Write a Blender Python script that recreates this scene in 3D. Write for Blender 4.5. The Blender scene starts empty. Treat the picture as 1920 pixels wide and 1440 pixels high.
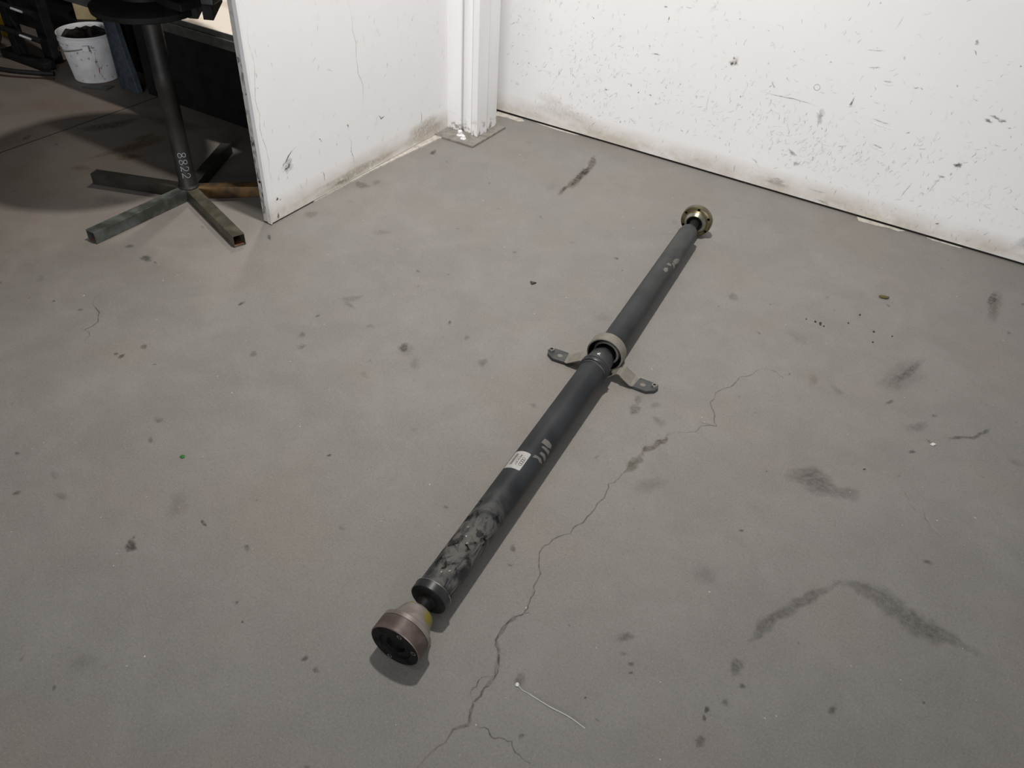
import bpy, bmesh, math, random
from mathutils import Vector, Matrix

S = bpy.context.scene
COL = S.collection
PI = math.pi
random.seed(7)

# ---------------------------------------------------------------- camera, world, lights, exposure
cam_d = bpy.data.cameras.new('camera')
cam = bpy.data.objects.new('camera', cam_d)
COL.objects.link(cam)
cam_d.sensor_width = 36.0
cam_d.lens = 36.0 * 1490 / 1920
R_ = ((0.84840033, 0.37517097, -0.37344829),
      (0.52686619, -0.53012955, 0.66436035),
      (0.05127274, -0.76040082, -0.64742698))      # rows: world x,y,z of the lens axes (right, down, forward)
cam.matrix_world = Matrix(((R_[0][0], -R_[0][1], -R_[0][2], 0),
                           (R_[1][0], -R_[1][1], -R_[1][2], 0),
                           (R_[2][0], -R_[2][1], -R_[2][2], 1.45),
                           (0, 0, 0, 1)))
cam_d.clip_start = .02
S.camera = cam

w = bpy.data.worlds.new('world')
S.world = w
w.use_nodes = True
w.node_tree.nodes['Background'].inputs[0].default_value = (.9, .95, 1, 1)
w.node_tree.nodes['Background'].inputs[1].default_value = .02

S.view_settings.view_transform = 'Standard'
S.view_settings.look = 'None'
S.view_settings.gamma = 1
S.view_settings.use_curve_mapping = False
S.view_settings.exposure = 0.0


def area(name, loc, target, sx, sy, watts, color, shape='RECTANGLE'):
    d = bpy.data.lights.new(name, 'AREA')
    d.shape = shape
    d.size = sx
    d.size_y = sy
    d.energy = watts
    d.color = color
    o = bpy.data.objects.new(name, d)
    COL.objects.link(o)
    o.location = loc
    o.rotation_euler = (Vector(target) - Vector(loc)).to_track_quat('-Z', 'Y').to_euler()
    return o


# high-bay lamp with a reflector, over the partition side of the bay
ml = bpy.data.lights.new('main_lamp', 'SPOT')
ml.energy = 395
ml.color = (1, .96, .90)
ml.spot_size = math.radians(104)
ml.spot_blend = 1.0
ml.shadow_soft_size = .075
mo = bpy.data.objects.new('main_lamp', ml)
COL.objects.link(mo)
mo.location = (-1.0, 1.72, 3.4)
mo.rotation_euler = Vector((-.6, .68, -3.4)).to_track_quat('-Z', 'Y').to_euler()      # tilted a little towards the bench
# task lamp over the low bench
bl = bpy.data.lights.new('bench_lamp', 'SPOT')
bl.energy = 60
bl.color = (1, .95, .86)
bl.spot_size = math.radians(62)
bl.spot_blend = .7
bl.shadow_soft_size = .06
bo = bpy.data.objects.new('bench_lamp', bl)
COL.objects.link(bo)
bo.location = (-2.75, 2.85, 1.9)
bo.rotation_euler = Vector((.2, -.4, -1.42)).to_track_quat('-Z', 'Y').to_euler()
# added soft fill behind the viewer, mainly to brighten the white walls
area('rear_fill', (1.6, -4.6, 1.25), (-.4, 3.0, .9), 4.0, 2.0, 235, (.97, .98, 1))
# added overhead fill panel that lifts the shadows across the shop
area('ceiling_fill', (-.5, -.6, 4.9), (-.5, -.6, 0), 6.0, 3.0, 38, (1, .98, .95))

# ---------------------------------------------------------------- helpers


def link(name, me, m=None, parent=None):
    o = bpy.data.objects.new(name, me)
    COL.objects.link(o)
    if m is not None:
        me.materials.append(m)
    if parent is not None:
        o.parent = parent
    return o


def obj(name, bm, m, parent=None, smooth=False, bevel=0, kind=None):
    bmesh.ops.recalc_face_normals(bm, faces=bm.faces[:])
    me = bpy.data.meshes.new(name)
    bm.to_mesh(me)
    bm.free()
    o = link(name, me, m, parent)
    if smooth:
        for p in me.polygons:
            p.use_smooth = True
        try:
            me.set_sharp_from_angle(angle=math.radians(38))
        except Exception:
            pass
    if bevel:
        b = o.modifiers.new('bevel', 'BEVEL')
        b.width = bevel
        b.segments = 2
        b.limit_method = 'ANGLE'
    if kind:
        o['kind'] = kind
    return o


def tag(o, label, cat, group=None):
    o['label'] = label
    o['category'] = cat
    if group:
        o['group'] = group
    return o


def thing(name, label, cat, loc=(0, 0, 0), rz=0, group=None):
    o = bpy.data.objects.new(name, None)
    COL.objects.link(o)
    o.location = loc
    o.rotation_euler = (0, 0, rz)
    o.empty_display_size = .1
    return tag(o, label, cat, group)


def struct(o):
    o['kind'] = 'structure'
    return o


def box(bm, x0, x1, y0, y1, z0, z1, M=None):
    vs = [bm.verts.new((x, y, z)) for x in (x0, x1) for y in (y0, y1) for z in (z0, z1)]
    for f in ((0, 1, 3, 2), (4, 6, 7, 5), (0, 4, 5, 1), (2, 3, 7, 6), (0, 2, 6, 4), (1, 5, 7, 3)):
        bm.faces.new([vs[i] for i in f])
    if M is not None:
        for v in vs:
            v.co = M @ v.co
    return vs


def boxo(name, dims, m, parent=None, bevel=0, M=None):
    bm = bmesh.new()
    box(bm, *dims, M=M)
    return obj(name, bm, m, parent, bevel=bevel)


def lathe(bm, prof, cfun, segs=64, caps=True):
    """prof: (s, r) along local y; cfun(s) -> (x, z) of the axis"""
    rings = []
    for s, r in prof:
        cx, cz = cfun(s)
        if r < 1e-5:
            rings.append([bm.verts.new((cx, s, cz))])
        else:
            rings.append([bm.verts.new((cx + r * math.sin(2 * PI * k / segs), s, cz + r * math.cos(2 * PI * k / segs))) for k in range(segs)])
    for a, b in zip(rings, rings[1:]):
        for k in range(segs):
            k2 = (k + 1) % segs
            if len(a) == 1 and len(b) == 1:
                continue
            if len(a) == 1:
                bm.faces.new((a[0], b[k], b[k2]))
            elif len(b) == 1:
                bm.faces.new((a[k], b[0], a[k2]))
            else:
                bm.faces.new((a[k], b[k], b[k2], a[k2]))
    if caps:
        for r in (rings[0], rings[-1]):
            if len(r) > 2:
                bm.faces.new(r)


def vlathe(bm, prof, c, segs=48, caps=True):
    """prof: (z, r) about the vertical through c"""
    rings = []
    for z, r in prof:
        if r < 1e-5:
            rings.append([bm.verts.new((c[0], c[1], z))])
        else:
            rings.append([bm.verts.new((c[0] + r * math.cos(2 * PI * k / segs), c[1] + r * math.sin(2 * PI * k / segs), z)) for k in range(segs)])
    for a, b in zip(rings, rings[1:]):
        for k in range(segs):
            k2 = (k + 1) % segs
            if len(a) == 1:
                bm.faces.new((a[0], b[k], b[k2]))
            elif len(b) == 1:
                bm.faces.new((a[k], b[0], a[k2]))
            else:
                bm.faces.new((a[k], b[k], b[k2], a[k2]))
    if caps:
        for r in (rings[0], rings[-1]):
            if len(r) > 2:
                bm.faces.new(r)


def tube(bm, pts, r, segs=8):
    pts = [Vector(p) for p in pts]
    rings = []
    for i, p in enumerate(pts):
        d = (pts[min(i + 1, len(pts) - 1)] - pts[max(i - 1, 0)]).normalized()
        up = Vector((0, 0, 1)) if abs(d.z) < .9 else Vector((1, 0, 0))
        u = d.cross(up).normalized()
        v = d.cross(u)
        rr = r if not isinstance(r, (list, tuple)) else r[i]
        rings.append([bm.verts.new(p + (u * math.cos(2 * PI * k / segs) + v * math.sin(2 * PI * k / segs)) * rr) for k in range(segs)])
    for a, b in zip(rings, rings[1:]):
        for k in range(segs):
            k2 = (k + 1) % segs
            bm.faces.new((a[k], b[k], b[k2], a[k2]))
    bm.faces.new(rings[0])
    bm.faces.new(rings[-1])


def spline(pts, n=8):
    pts = [Vector(p) for p in pts]
    P = [pts[0]] + pts + [pts[-1]]
    out = []
    for i in range(1, len(P) - 2):
        for k in range(n):
            t = k / n
            a, b, c, d = P[i - 1], P[i], P[i + 1], P[i + 2]
            out.append(.5 * ((2 * b) + (c - a) * t + (2 * a - 5 * b + 4 * c - d) * t * t + (3 * b - a - 3 * c + d) * t ** 3))
    out.append(pts[-1])
    return out


def prism(bm, pts, z0, z1, M=None):
    a = [bm.verts.new((x, y, z0)) for x, y in pts]
    b = [bm.verts.new((x, y, z1)) for x, y in pts]
    n = len(pts)
    bm.faces.new(a)
    bm.faces.new(b)
    for i in range(n):
        bm.faces.new((a[i], a[(i + 1) % n], b[(i + 1) % n], b[i]))
    if M is not None:
        for v in a + b:
            v.co = M @ v.co


def carve(o, cutter_bm):
    """boolean difference, applied"""
    bmesh.ops.recalc_face_normals(cutter_bm, faces=cutter_bm.faces[:])
    me = bpy.data.meshes.new('cut')
    cutter_bm.to_mesh(me)
    cutter_bm.free()
    c = bpy.data.objects.new('cut', me)
    COL.objects.link(c)
    par = o.parent
    o.parent = None
    md = o.modifiers.new('cut', 'BOOLEAN')
    md.operation = 'DIFFERENCE'
    md.solver = 'EXACT'
    md.object = c
    dg = bpy.context.evaluated_depsgraph_get()
    dg.update()
    nm = bpy.data.meshes.new_from_object(o.evaluated_get(dg))
    o.modifiers.remove(md)
    o.data = nm
    try:
        nm.set_sharp_from_angle(angle=math.radians(38))
    except Exception:
        pass
    o.parent = par
    bpy.data.objects.remove(c)


# ---------------------------------------------------------------- materials
class NT:
    def __init__(self, name):
        self.m = bpy.data.materials.new(name)
        self.m.use_nodes = True
        self.t = self.m.node_tree
        self.b = self.t.nodes['Principled BSDF']
        tc = self.t.nodes.new('ShaderNodeTexCoord')
        self.co = tc.outputs['Object']

    def n(self, t, **kw):
        x = self.t.nodes.new('ShaderNode' + t)
        for k, v in kw.items():
            setattr(x, k, v)
        return x

    def l(self, a, b):
        self.t.links.new(a, b)

    def map(self, scale=(1, 1, 1), rot=(0, 0, 0)):
        x = self.n('Mapping')
        x.inputs['Scale'].default_value = scale
        x.inputs['Rotation'].default_value = rot
        self.l(self.co, x.inputs[0])
        return x.outputs[0]

    def noise(self, scale, detail=4, rough=.55, co=None, dist=0):
        x = self.n('TexNoise')
        x.inputs['Scale'].default_value = scale
        x.inputs['Detail'].default_value = detail
        x.inputs['Roughness'].default_value = rough
        x.inputs['Distortion'].default_value = dist
        self.l(co or self.co, x.inputs['Vector'])
        return x.outputs['Fac']

    def ramp(self, v, a, b, lo=0., hi=1.):
        x = self.n('MapRange')
        x.inputs['From Min'].default_value = a
        x.inputs['From Max'].default_value = b
        x.inputs['To Min'].default_value = lo
        x.inputs['To Max'].default_value = hi
        self.l(v, x.inputs['Value'])
        return x.outputs[0]

    def mul(self, a, b, op='MULTIPLY'):
        x = self.n('Math', operation=op)
        for i, v in enumerate((a, b)):
            if isinstance(v, (int, float)):
                x.inputs[i].default_value = v
            else:
                self.l(v, x.inputs[i])
        return x.outputs[0]

    def mix(self, f, a, b):
        x = self.n('Mix', data_type='RGBA')
        for v, i in ((f, 0), (a, 6), (b, 7)):
            if isinstance(v, tuple):
                x.inputs[i].default_value = (*v, 1) if len(v) == 3 else v
            elif isinstance(v, (int, float)):
                x.inputs[i].default_value = v
            else:
                self.l(v, x.inputs[i])
        return x.outputs[2]

    def axis(self, k):
        x = self.n('SeparateXYZ')
        self.l(self.co, x.inputs[0])
        return x.outputs[k]

    def bump(self, h, strength=.2, dist=.002):
        x = self.n('Bump')
        x.inputs['Strength'].default_value = strength
        x.inputs['Distance'].default_value = dist
        self.l(h, x.inputs['Height'])
        self.l(x.outputs[0], self.b.inputs['Normal'])

    def done(self, color, rough=.5, metal=0., spec=.5):
        for v, nm in ((color, 'Base Color'), (rough, 'Roughness'), (metal, 'Metallic'), (spec, 'Specular IOR Level')):
            i = self.b.inputs[nm]
            if isinstance(v, tuple):
                i.default_value = (*v, 1)
            elif isinstance(v, (int, float)):
                i.default_value = v
            else:
                self.l(v, i)
        return self.m


def simple(name, c1, c2, scale=20, rough=.6, metal=0., bump=.1, spec=.5, lo=.4, hi=.65):
    t = NT(name)
    nz = t.noise(scale, 5)
    f = t.ramp(nz, lo, hi)
    t.bump(nz, bump, .002)
    return t.done(t.mix(f, c1, c2), rough, metal, spec)


# concrete floor
t = NT('concrete')
big = t.ramp(t.noise(1.1, 4, .6), .35, .65)
mid = t.ramp(t.noise(5, 6, .65, dist=.6), .38, .64)
fine = t.noise(160, 3, .7)
vfine = t.noise(420, 2, .6)
warm = t.ramp(t.noise(2.3, 3, .5), .5, .68)
c = t.mix(mid, (.212, .200, .186), (.250, .238, .224))
c = t.mix(t.mul(big, .35), c, (.205, .196, .185))
c = t.mix(t.mul(warm, .35), c, (.245, .205, .172))
cloud = t.ramp(t.noise(13, 7, .7, dist=.4), .42, .66)
c = t.mix(t.mul(cloud, .22), c, (.165, .155, .145))
c = t.mix(t.ramp(fine, .52, .72, 0, .42), c, (.13, .122, .114))
c = t.mix(t.ramp(t.noise(240, 2, .6), .53, .7, 0, .35), c, (.33, .318, .30))
c = t.mix(t.ramp(vfine, .62, .72, 0, .5), c, (.42, .405, .38))
# the older, dirtier shop floor beyond the control joint side
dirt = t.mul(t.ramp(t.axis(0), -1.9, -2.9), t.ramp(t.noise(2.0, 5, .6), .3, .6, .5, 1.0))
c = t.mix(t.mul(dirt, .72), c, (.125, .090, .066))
t.bump(fine, .12, .0012)
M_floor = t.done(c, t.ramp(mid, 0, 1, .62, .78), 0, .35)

# painted white board
t = NT('white_wall_paint')
f1 = t.ramp(t.noise(2.2, 4), .4, .7)
c = t.mix(t.mul(f1, .35), (.87, .865, .875), (.81, .80, .81))
z = t.axis(2)
low = t.ramp(z, .10, .035)
dn = t.ramp(t.noise(6, 6, .7, t.map((1, 1, 1.6))), .30, .58, .25, 1.)
c = t.mix(t.mul(t.mul(low, dn), .78), c, (.50, .445, .365))
sc = t.ramp(t.noise(26, 8, .78, t.map((1, 1, .55), (0, .35, 0))), .585, .70)
zone = t.ramp(t.noise(1.6, 3), .42, .62)
c = t.mix(t.mul(t.mul(sc, zone), .55), c, (.40, .39, .40))
t.bump(t.noise(9, 4), .25, .004)
M_white = t.done(c, .42, 0, .4)

t = NT('white_steel_paint')
f1 = t.ramp(t.noise(6, 5, .6, t.map((1, 1, .25))), .42, .68)
c = t.mix(t.mul(f1, .5), (.84, .835, .845), (.70, .69, .70))
low = t.ramp(t.axis(2), .09, 0)
chip = t.ramp(t.noise(30, 6, .7), .53, .6)
c = t.mix(t.mul(low, chip), c, (.17, .135, .10))
M_colpaint = t.done(c, .38, 0, .45)

M_edge = simple('worn_edge_paint', (.52, .51, .49), (.26, .25, .235), 26, .6, lo=.52, hi=.72)
M_dirtyplate = simple('dirty_painted_plate', (.27, .25, .225), (.18, .165, .145), 40, .7)
M_grout = simple('old_white_grout', (.55, .52, .47), (.36, .335, .30), 50, .8, lo=.45, hi=.7)
M_gap = simple('dark_gap', (.012, .011, .010), (.02, .018, .016), 30, .9)
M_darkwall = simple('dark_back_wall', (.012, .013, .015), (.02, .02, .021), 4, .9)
M_ceiling = simple('grey_ceiling', (.16, .16, .16), (.13, .13, .13), 2, .9)
M_farwall = simple('grey_shop_wall', (.20, .20, .205), (.15, .15, .15), 2, .9)

# shaft tube paint, dusty near the front joint
t = NT('black_shaft_paint')
y = t.axis(1)
nz = t.noise(16, 6, .62, t.map((1.3, .8, 1.3), (.3, 0, .5)), 1.6)
streak = t.ramp(nz, .42, .56)
z1 = t.ramp(y, .45, .30)
cc = t.mix(t.ramp(t.noise(9, 4), .4, .65), (.013, .015, .018), (.028, .031, .035))
dust = t.mul(z1, streak)
dark = t.ramp(t.noise(20, 5, .6, t.map((1, .55, 1), (0, 0, .6)), 2.2), .56, .62)
cc = t.mix(t.mul(dust, .95), cc, (.125, .118, .110))
cc = t.mix(t.mul(t.mul(dark, z1), .85), cc, (.010, .010, .010))
z3 = t.ramp(y, 1.1, 1.75)
film = t.ramp(t.noise(7, 5, .6, dist=1.0), .35, .62)
cc = t.mix(t.mul(z3, t.mul(film, .75)), cc, (.060, .060, .054))
M_tube = t.done(cc, t.mix(t.mul(dust, 1.0), (.5, .5, .5), (.75, .75, .75)), 0, .35)

M_blackpaint = simple('black_satin_paint', (.018, .019, .021), (.030, .031, .033), 30, .38)
M_rubber = simple('black_rubber', (.006, .006, .006), (.012, .012, .012), 40, .6, spec=.25)
M_grease = simple('greasy_black_metal', (.003, .003, .003), (.007, .0065, .006), 60, .6, bump=.4, spec=.15)
M_brown = simple('rusty_brown_steel', (.085, .062, .054), (.15, .115, .105), 22, .5, .3, lo=.42, hi=.6)
t = NT('stained_zinc_steel')
c = t.mix(t.ramp(t.noise(30, 5), .4, .65), (.27, .24, .215), (.18, .155, .135))
c = t.mix(t.ramp(t.noise(16, 3, .5), .535, .60), c, (.25, .22, .035))
M_zinc = t.done(c, .5, .35)
t = NT('olive_passivated_steel')
c = t.mix(t.ramp(t.noise(26, 4), .4, .62), (.16, .135, .075), (.085, .07, .035))
M_olive = t.done(c, .38, .55)
M_cone = simple('silver_cone_metal', (.30, .30, .25), (.20, .19, .13), 30, .32, .7)
M_chromeedge = simple('bright_worn_edge', (.35, .34, .33), (.10, .10, .10), 60, .3, .8)
M_beige = simple('dusty_bare_metal', (.215, .20, .17), (.165, .15, .125), 30, .6, .15)
M_inner = simple('dusty_inner_ring', (.15, .14, .12), (.10, .09, .08), 30, .65)
M_foot = simple('dark_grey_foot_metal', (.055, .058, .058), (.085, .088, .085), 30, .5, .4)
M_bush = simple('worn_steel_bush', (.28, .27, .25), (.16, .15, .14), 60, .4, .6)
M_paper = simple('sticker_paper', (.44, .43, .415), (.36, .35, .34), 80, .6, lo=.45, hi=.75)
M_ink = simple('sticker_ink', (.045, .043, .045), (.065, .06, .06), 200, .6)
M_inkgrey = simple('sticker_grey_ink', (.14, .135, .13), (.20, .19, .18), 200, .6)
M_highlight = simple('white_highlight', (.75, .75, .75), (.6, .6, .6), 60, .5)  # white for the highlight painted on the collar

# stand legs
M_legbase = []
for nm, a, b, k in (('leg_steel_green_grey', (.115, .125, .115), (.055, .058, .05), 18),
                    ('leg_steel_olive', (.105, .095, .068), (.055, .048, .034), 16),
                    ('leg_steel_dark', (.048, .043, .036), (.03, .027, .022), 16),
                    ('leg_steel_mill_scale', (.060, .062, .056), (.038, .038, .034), 14),
                    ('leg_steel_rust', (.20, .115, .045), (.060, .048, .030), 17)):
    M_legbase.append(simple(nm, a, b, k, .45, .35, lo=.4, hi=.6))
M_rust = simple('orange_rust', (.25, .10, .05), (.13, .055, .03), 40, .85)
M_post = simple('dark_post_steel', (.016, .015, .014), (.032, .029, .027), 14, .55, .2)
M_blacksteel = simple('black_steel', (.005, .005, .005), (.010, .010, .010), 20, .6, spec=.25)
M_bluesteel = simple('blue_grey_paint', (.050, .066, .085), (.028, .036, .046), 40, .5)
M_greysteel = simple('grey_casting', (.055, .058, .060), (.030, .031, .032), 40, .55, .4)
M_chalk = simple('white_chalk', (.36, .38, .40), (.24, .25, .27), 200, .9)
M_benchtop = simple('worn_white_bench_top', (.66, .60, .53), (.40, .32, .25), 7, .5, lo=.5, hi=.72)
M_benchedge = simple('grey_bench_frame', (.060, .062, .058), (.035, .036, .034), 24, .5)
M_bucket = simple('dirty_white_plastic', (.74, .745, .76), (.50, .50, .505), 9, .45, lo=.45, hi=.72)
M_wire = simple('dull_wire', (.30, .28, .25), (.18, .16, .14), 60, .5, .5)
M_trash = simple('dark_refuse', (.008, .006, .005), (.024, .014, .010), 60, .8, bump=.6)
M_glint = simple('pale_grey_glint', (.62, .62, .62), (.45, .45, .45), 40, .35, .3)  # light grey colour stands in for glints on the rack bolts
M_yellow = simple('yellow_plastic', (.62, .42, .02), (.5, .33, .015), 20, .4)
M_card = simple('yellowed_wood', (.42, .34, .19), (.33, .25, .13), 12, .7)
M_cable = simple('black_cable_sheath', (.008, .008, .008), (.014, .013, .012), 60, .5)
M_redcable = simple('red_cable_sheath', (.035, .010, .008), (.02, .008, .007), 60, .6)
M_sack = simple('grey_brown_cloth', (.09, .078, .068), (.05, .044, .038), 16, .9)
M_leaf = simple('olive_leaf_skin', (.10, .085, .022), (.06, .05, .015), 60, .7)
M_green = simple('green_plastic_bit', (.02, .16, .03), (.015, .11, .02), 60, .5)
M_chip = simple('charcoal_chip', (.03, .028, .027), (.05, .046, .044), 60, .6)
M_whitebit = simple('white_paint_flake', (.72, .71, .69), (.6, .59, .57), 60, .6)
M_strand = simple('pale_nylon', (.50, .49, .46), (.42, .41, .39), 60, .35)

# wear marks: colour and strength come from the mesh, edges broken up by noise
t = NT('wear_marks')
at = t.n('Attribute')
at.attribute_name = 'wear'
ac = t.n('Attribute')
ac.attribute_name = 'tint'
nz = t.ramp(t.noise(70, 5, .7), .34, .6, .25, 1.15)
al = t.mul(at.outputs['Fac'], nz)
t.l(al, t.b.inputs['Alpha'])
M_wear = t.done(ac.outputs['Color'], .7, 0, .2)


class Marks:
    """flat wear marks (stains, scuffs, cracks) laid on a surface; P(u, v) -> point"""

    def __init__(self, P):
        self.P = P
        self.v, self.f, self.a, self.c = [], [], [], []

    def _add(self, uv, a, c):
        self.v.append(self.P(*uv))
        self.a.append(a)
        self.c.append(c)
        return len(self.v) - 1

    def blob(self, u, v, ru, rv, rot, col, strength, seed=0, jag=.3, soft=.35):
        rnd = random.Random(seed)
        n = 22
        ph = [rnd.uniform(0, 6.28) for _ in range(4)]
        def rad(th):
            return 1 + jag * (.5 * math.sin(2 * th + ph[0]) + .35 * math.sin(3 * th + ph[1]) + .3 * math.sin(5 * th + ph[2]) + .25 * math.sin(8 * th + ph[3]))
        c0 = self._add((u, v), strength, col)
        prev = None
        cr, sr = math.cos(rot), math.sin(rot)
        for fr, st in ((soft, strength), (.5 * (soft + 1), strength * .6), (1.0, 0.0)):
            ring = []
            for k in range(n):
                th = 2 * PI * k / n
                q = rad(th) * fr
                x, y = ru * q * math.cos(th), rv * q * math.sin(th)
                ring.append(self._add((u + x * cr - y * sr, v + x * sr + y * cr), st, col))
            for k in range(n):
                k2 = (k + 1) % n
                if prev is None:
                    self.f.append((c0, ring[k], ring[k2]))
                else:
                    self.f.append((prev[k], ring[k], ring[k2], prev[k2]))
            prev = ring

    def stroke(self, pts, width, col, strength, seed=0, wob=0., taper=True, sub=0, soft=True):
        rnd = random.Random(seed)
        pts = [Vector((p[0], p[1])) for p in pts]
        for _ in range(sub):
            q = [pts[0]]
            for a, b in zip(pts, pts[1:]):
                d = b - a
                m = (a + b) / 2 + Vector((-d.y, d.x)) * rnd.uniform(-wob, wob)
                q += [m, b]
            pts = q
        rows = []
        n = len(pts)
        for i, p in enumerate(pts):
            d = pts[min(i + 1, n - 1)] - pts[max(i - 1, 0)]
            if d.length < 1e-9:
                d = Vector((1, 0))
            d.normalize()
            nn = Vector((-d.y, d.x))
            k = 1.0
            if taper:
                k = max(.3, min(1, 3.5 * min(i, n - 1 - i) / max(1, n - 1)))
            wd = width * k * rnd.uniform(.75, 1.25) * .5
            st = strength * rnd.uniform(.75, 1.1) * (min(1, k * 1.3) if taper else 1)
            rows.append([self._add(p + nn * wd * s_, st if abs(s_) < .6 else 0., col) for s_ in (-1, -.45, .45, 1)])
        for a, b in zip(rows, rows[1:]):
            for k in range(3):
                self.f.append((a[k], b[k], b[k + 1], a[k + 1]))

    def poly(self, pts, col, strength, inset=.75):
        """filled outline, cut fine enough to follow a curved surface"""
        cx = sum(p[0] for p in pts) / len(pts)
        cy = sum(p[1] for p in pts) / len(pts)
        fine = []
        for p, q in zip(pts, pts[1:] + pts[:1]):
            fine += [(p[0] + (q[0] - p[0]) * k / 6, p[1] + (q[1] - p[1]) * k / 6) for k in range(6)]
        n = len(fine)
        prev = None
        for fr, st in ((.12, 1.25), (.35, 1.25), (.6, 1.25), (inset, 1.0), (1.0, .12)):
            ring = [self._add((cx + (p[0] - cx) * fr, cy + (p[1] - cy) * fr), strength * st, col) for p in fine]
            for k in range(n):
                k2 = (k + 1) % n
                if prev is None:
                    continue
                self.f.append((prev[k], ring[k], ring[k2], prev[k2]))
            if prev is None:
                self.f.append(tuple(ring))
            prev = ring

    def build(self, name, parent, kind='stuff'):
        me = bpy.data.meshes.new(name)
        me.from_pydata([tuple(p) for p in self.v], [], self.f)
        a = me.attributes.new('wear', 'FLOAT', 'POINT')
        a.data.foreach_set('value', self.a)
        cc = me.attributes.new('tint', 'FLOAT_COLOR', 'POINT')
        flat = []
        for q in self.c:
            flat += [*q, 1.0]
        cc.data.foreach_set('color', flat)
        o = link(name, me, M_wear, parent)
        if kind:
            o['kind'] = kind
        return o


# ---------------------------------------------------------------- room shell
floor = struct(boxo('floor', (-7, 5, -5, 3.4, -.12, 0), M_floor))
YW = 3.13
wall = struct(boxo('wall_right', (-2.12, 5, YW, YW + .06, .010, 2.9), M_white))
boxo('dark_gap', (-2.12, 5, YW + .012, YW + .05, 0, .012), M_gap, wall)
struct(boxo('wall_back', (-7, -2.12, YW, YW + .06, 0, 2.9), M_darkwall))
struct(boxo('wall_far', (-7, 5, YW + .06, YW + .16, 0, 5), M_farwall))
struct(boxo('wall_side', (-7.1, -7, -5, 3.3, 0, 5), M_farwall))
struct(boxo('wall_opposite', (5, 5.1, -5, 3.3, 0, 5), M_farwall))
struct(boxo('wall_rear', (-7, 5, -5.1, -5, 0, 5), M_farwall))
struct(boxo('ceiling', (-7.1, 5.1, -5.1, 3.4, 5, 5.1), M_ceiling))

# low partition: white board, worn end board, corner bead, dark back sheet
XP = -2.0
part = bpy.data.objects.new('wall_left', None)
COL.objects.link(part)
struct(part)
HP = 1.1
boxo('face_board', (XP - .016, XP, 1.738, 2.83, .006, HP), M_white, part, .0015)
boxo('end_board', (XP - .040, XP - .0165, 1.736, 2.83, .004, HP), M_edge, part, .0015)
boxo('corner_bead', (XP - .016, XP + .0025, 1.732, 1.737, .004, HP), M_white, part, .001)
boxo('back_sheet', (XP - .052, XP - .0415, 1.756, 2.83, .004, HP), M_blacksteel, part)
bm = bmesh.new()
prism(bm, [(XP + .0005, 1.95), (XP + .004, 2.1), (XP + .008, 2.3), (XP + .024, 2.55), (XP + .038, 2.72), (XP + .0005, 2.72)], .0, .006)
obj('grout_strip', bm, M_grout, part)
bm = bmesh.new()
vlathe(bm, [(.155, .0), (.155, .0045), (.1555, .0045)], (0, 0), 12)
for v in bm.verts:
    v.co = Vector((v.co.x - 2.030, 1.7335, .155 + v.co.y)) if False else Vector((XP - .028 + v.co.x, 1.7355 - (v.co.z - .155) * 3, .158 + v.co.y))
obj('nail_hole', bm, M_gap, part)

# steel column with base plate
colm = bpy.data.objects.new('trim_1', None)
COL.objects.link(colm)
struct(colm)
HC = 2.9
boxo('base_plate', (-2.03, -1.800, 2.718, 2.986, 0, .010), M_dirtyplate, colm, .002)


def vmember(name, prof, parent):
    bm = bmesh.new()
    prism(bm, prof, .010, HC)
    return obj(name, bm, M_colpaint, parent, smooth=True, bevel=.002)


def arc_face(x0, x1, y, bulge, n=8):
    return [(x0 + (x1 - x0) * k / n, y - bulge * math.sin(PI * k / n)) for k in range(n + 1)]


vmember('channel_member', arc_face(-2.018, -1.932, 2.822, .010) + [(-1.932, 2.97), (-2.018, 2.97)], colm)
vmember('channel_member', arc_face(-1.926, -1.874, 2.826, .007) + [(-1.874, 2.97), (-1.926, 2.97)], colm)
vmember('box_member', [(-1.868, 2.806), (-1.836, 2.806), (-1.834, 2.88), (-1.840, 2.886), (-1.842, 2.970), (-1.868, 2.970)], colm)
for x, y, s in ((-1.905, 2.775, 1.), (-1.872, 2.752, .8), (-2.015, 2.745, 1.)):
    bm = bmesh.new()
    vlathe(bm, [(.010, .017 * s), (.015, .017 * s), (.0155, .012 * s), (.027 * s + .004, .011 * s), (.030 * s + .004, .006 * s), (.032 * s + .004, 0)], (x, y), 6 if s > .9 else 10)
    obj('anchor_bolt', bm, M_colpaint, colm, bevel=.001)

# old grout left on the floor along the white wall
for pts in ([(-1.93, 3.125), (-1.80, 3.125), (-1.775, 3.108), (-1.80, 3.085), (-1.86, 3.092), (-1.93, 3.075)],
            [(-.262, 3.128), (-.08, 3.128), (-.10, 3.109), (-.15, 3.112), (-.17, 3.103), (-.25, 3.098)],
            [(-1.72, 3.128), (-1.50, 3.128), (-1.52, 3.120), (-1.60, 3.116), (-1.70, 3.121)],
            [(0.0, 3.128), (.13, 3.128), (.12, 3.119), (.02, 3.118)]):
    bm = bmesh.new()
    prism(bm, pts, 0.0, .003)
    obj('grout_patch', bm, M_grout, floor, bevel=.001)

# control joint: a saw cut filled with dirt
bm = bmesh.new()
box(bm, -3.252, -3.247, -2, 2.3, -.01, .0006)
obj('control_joint', bm, M_gap, floor)

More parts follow.
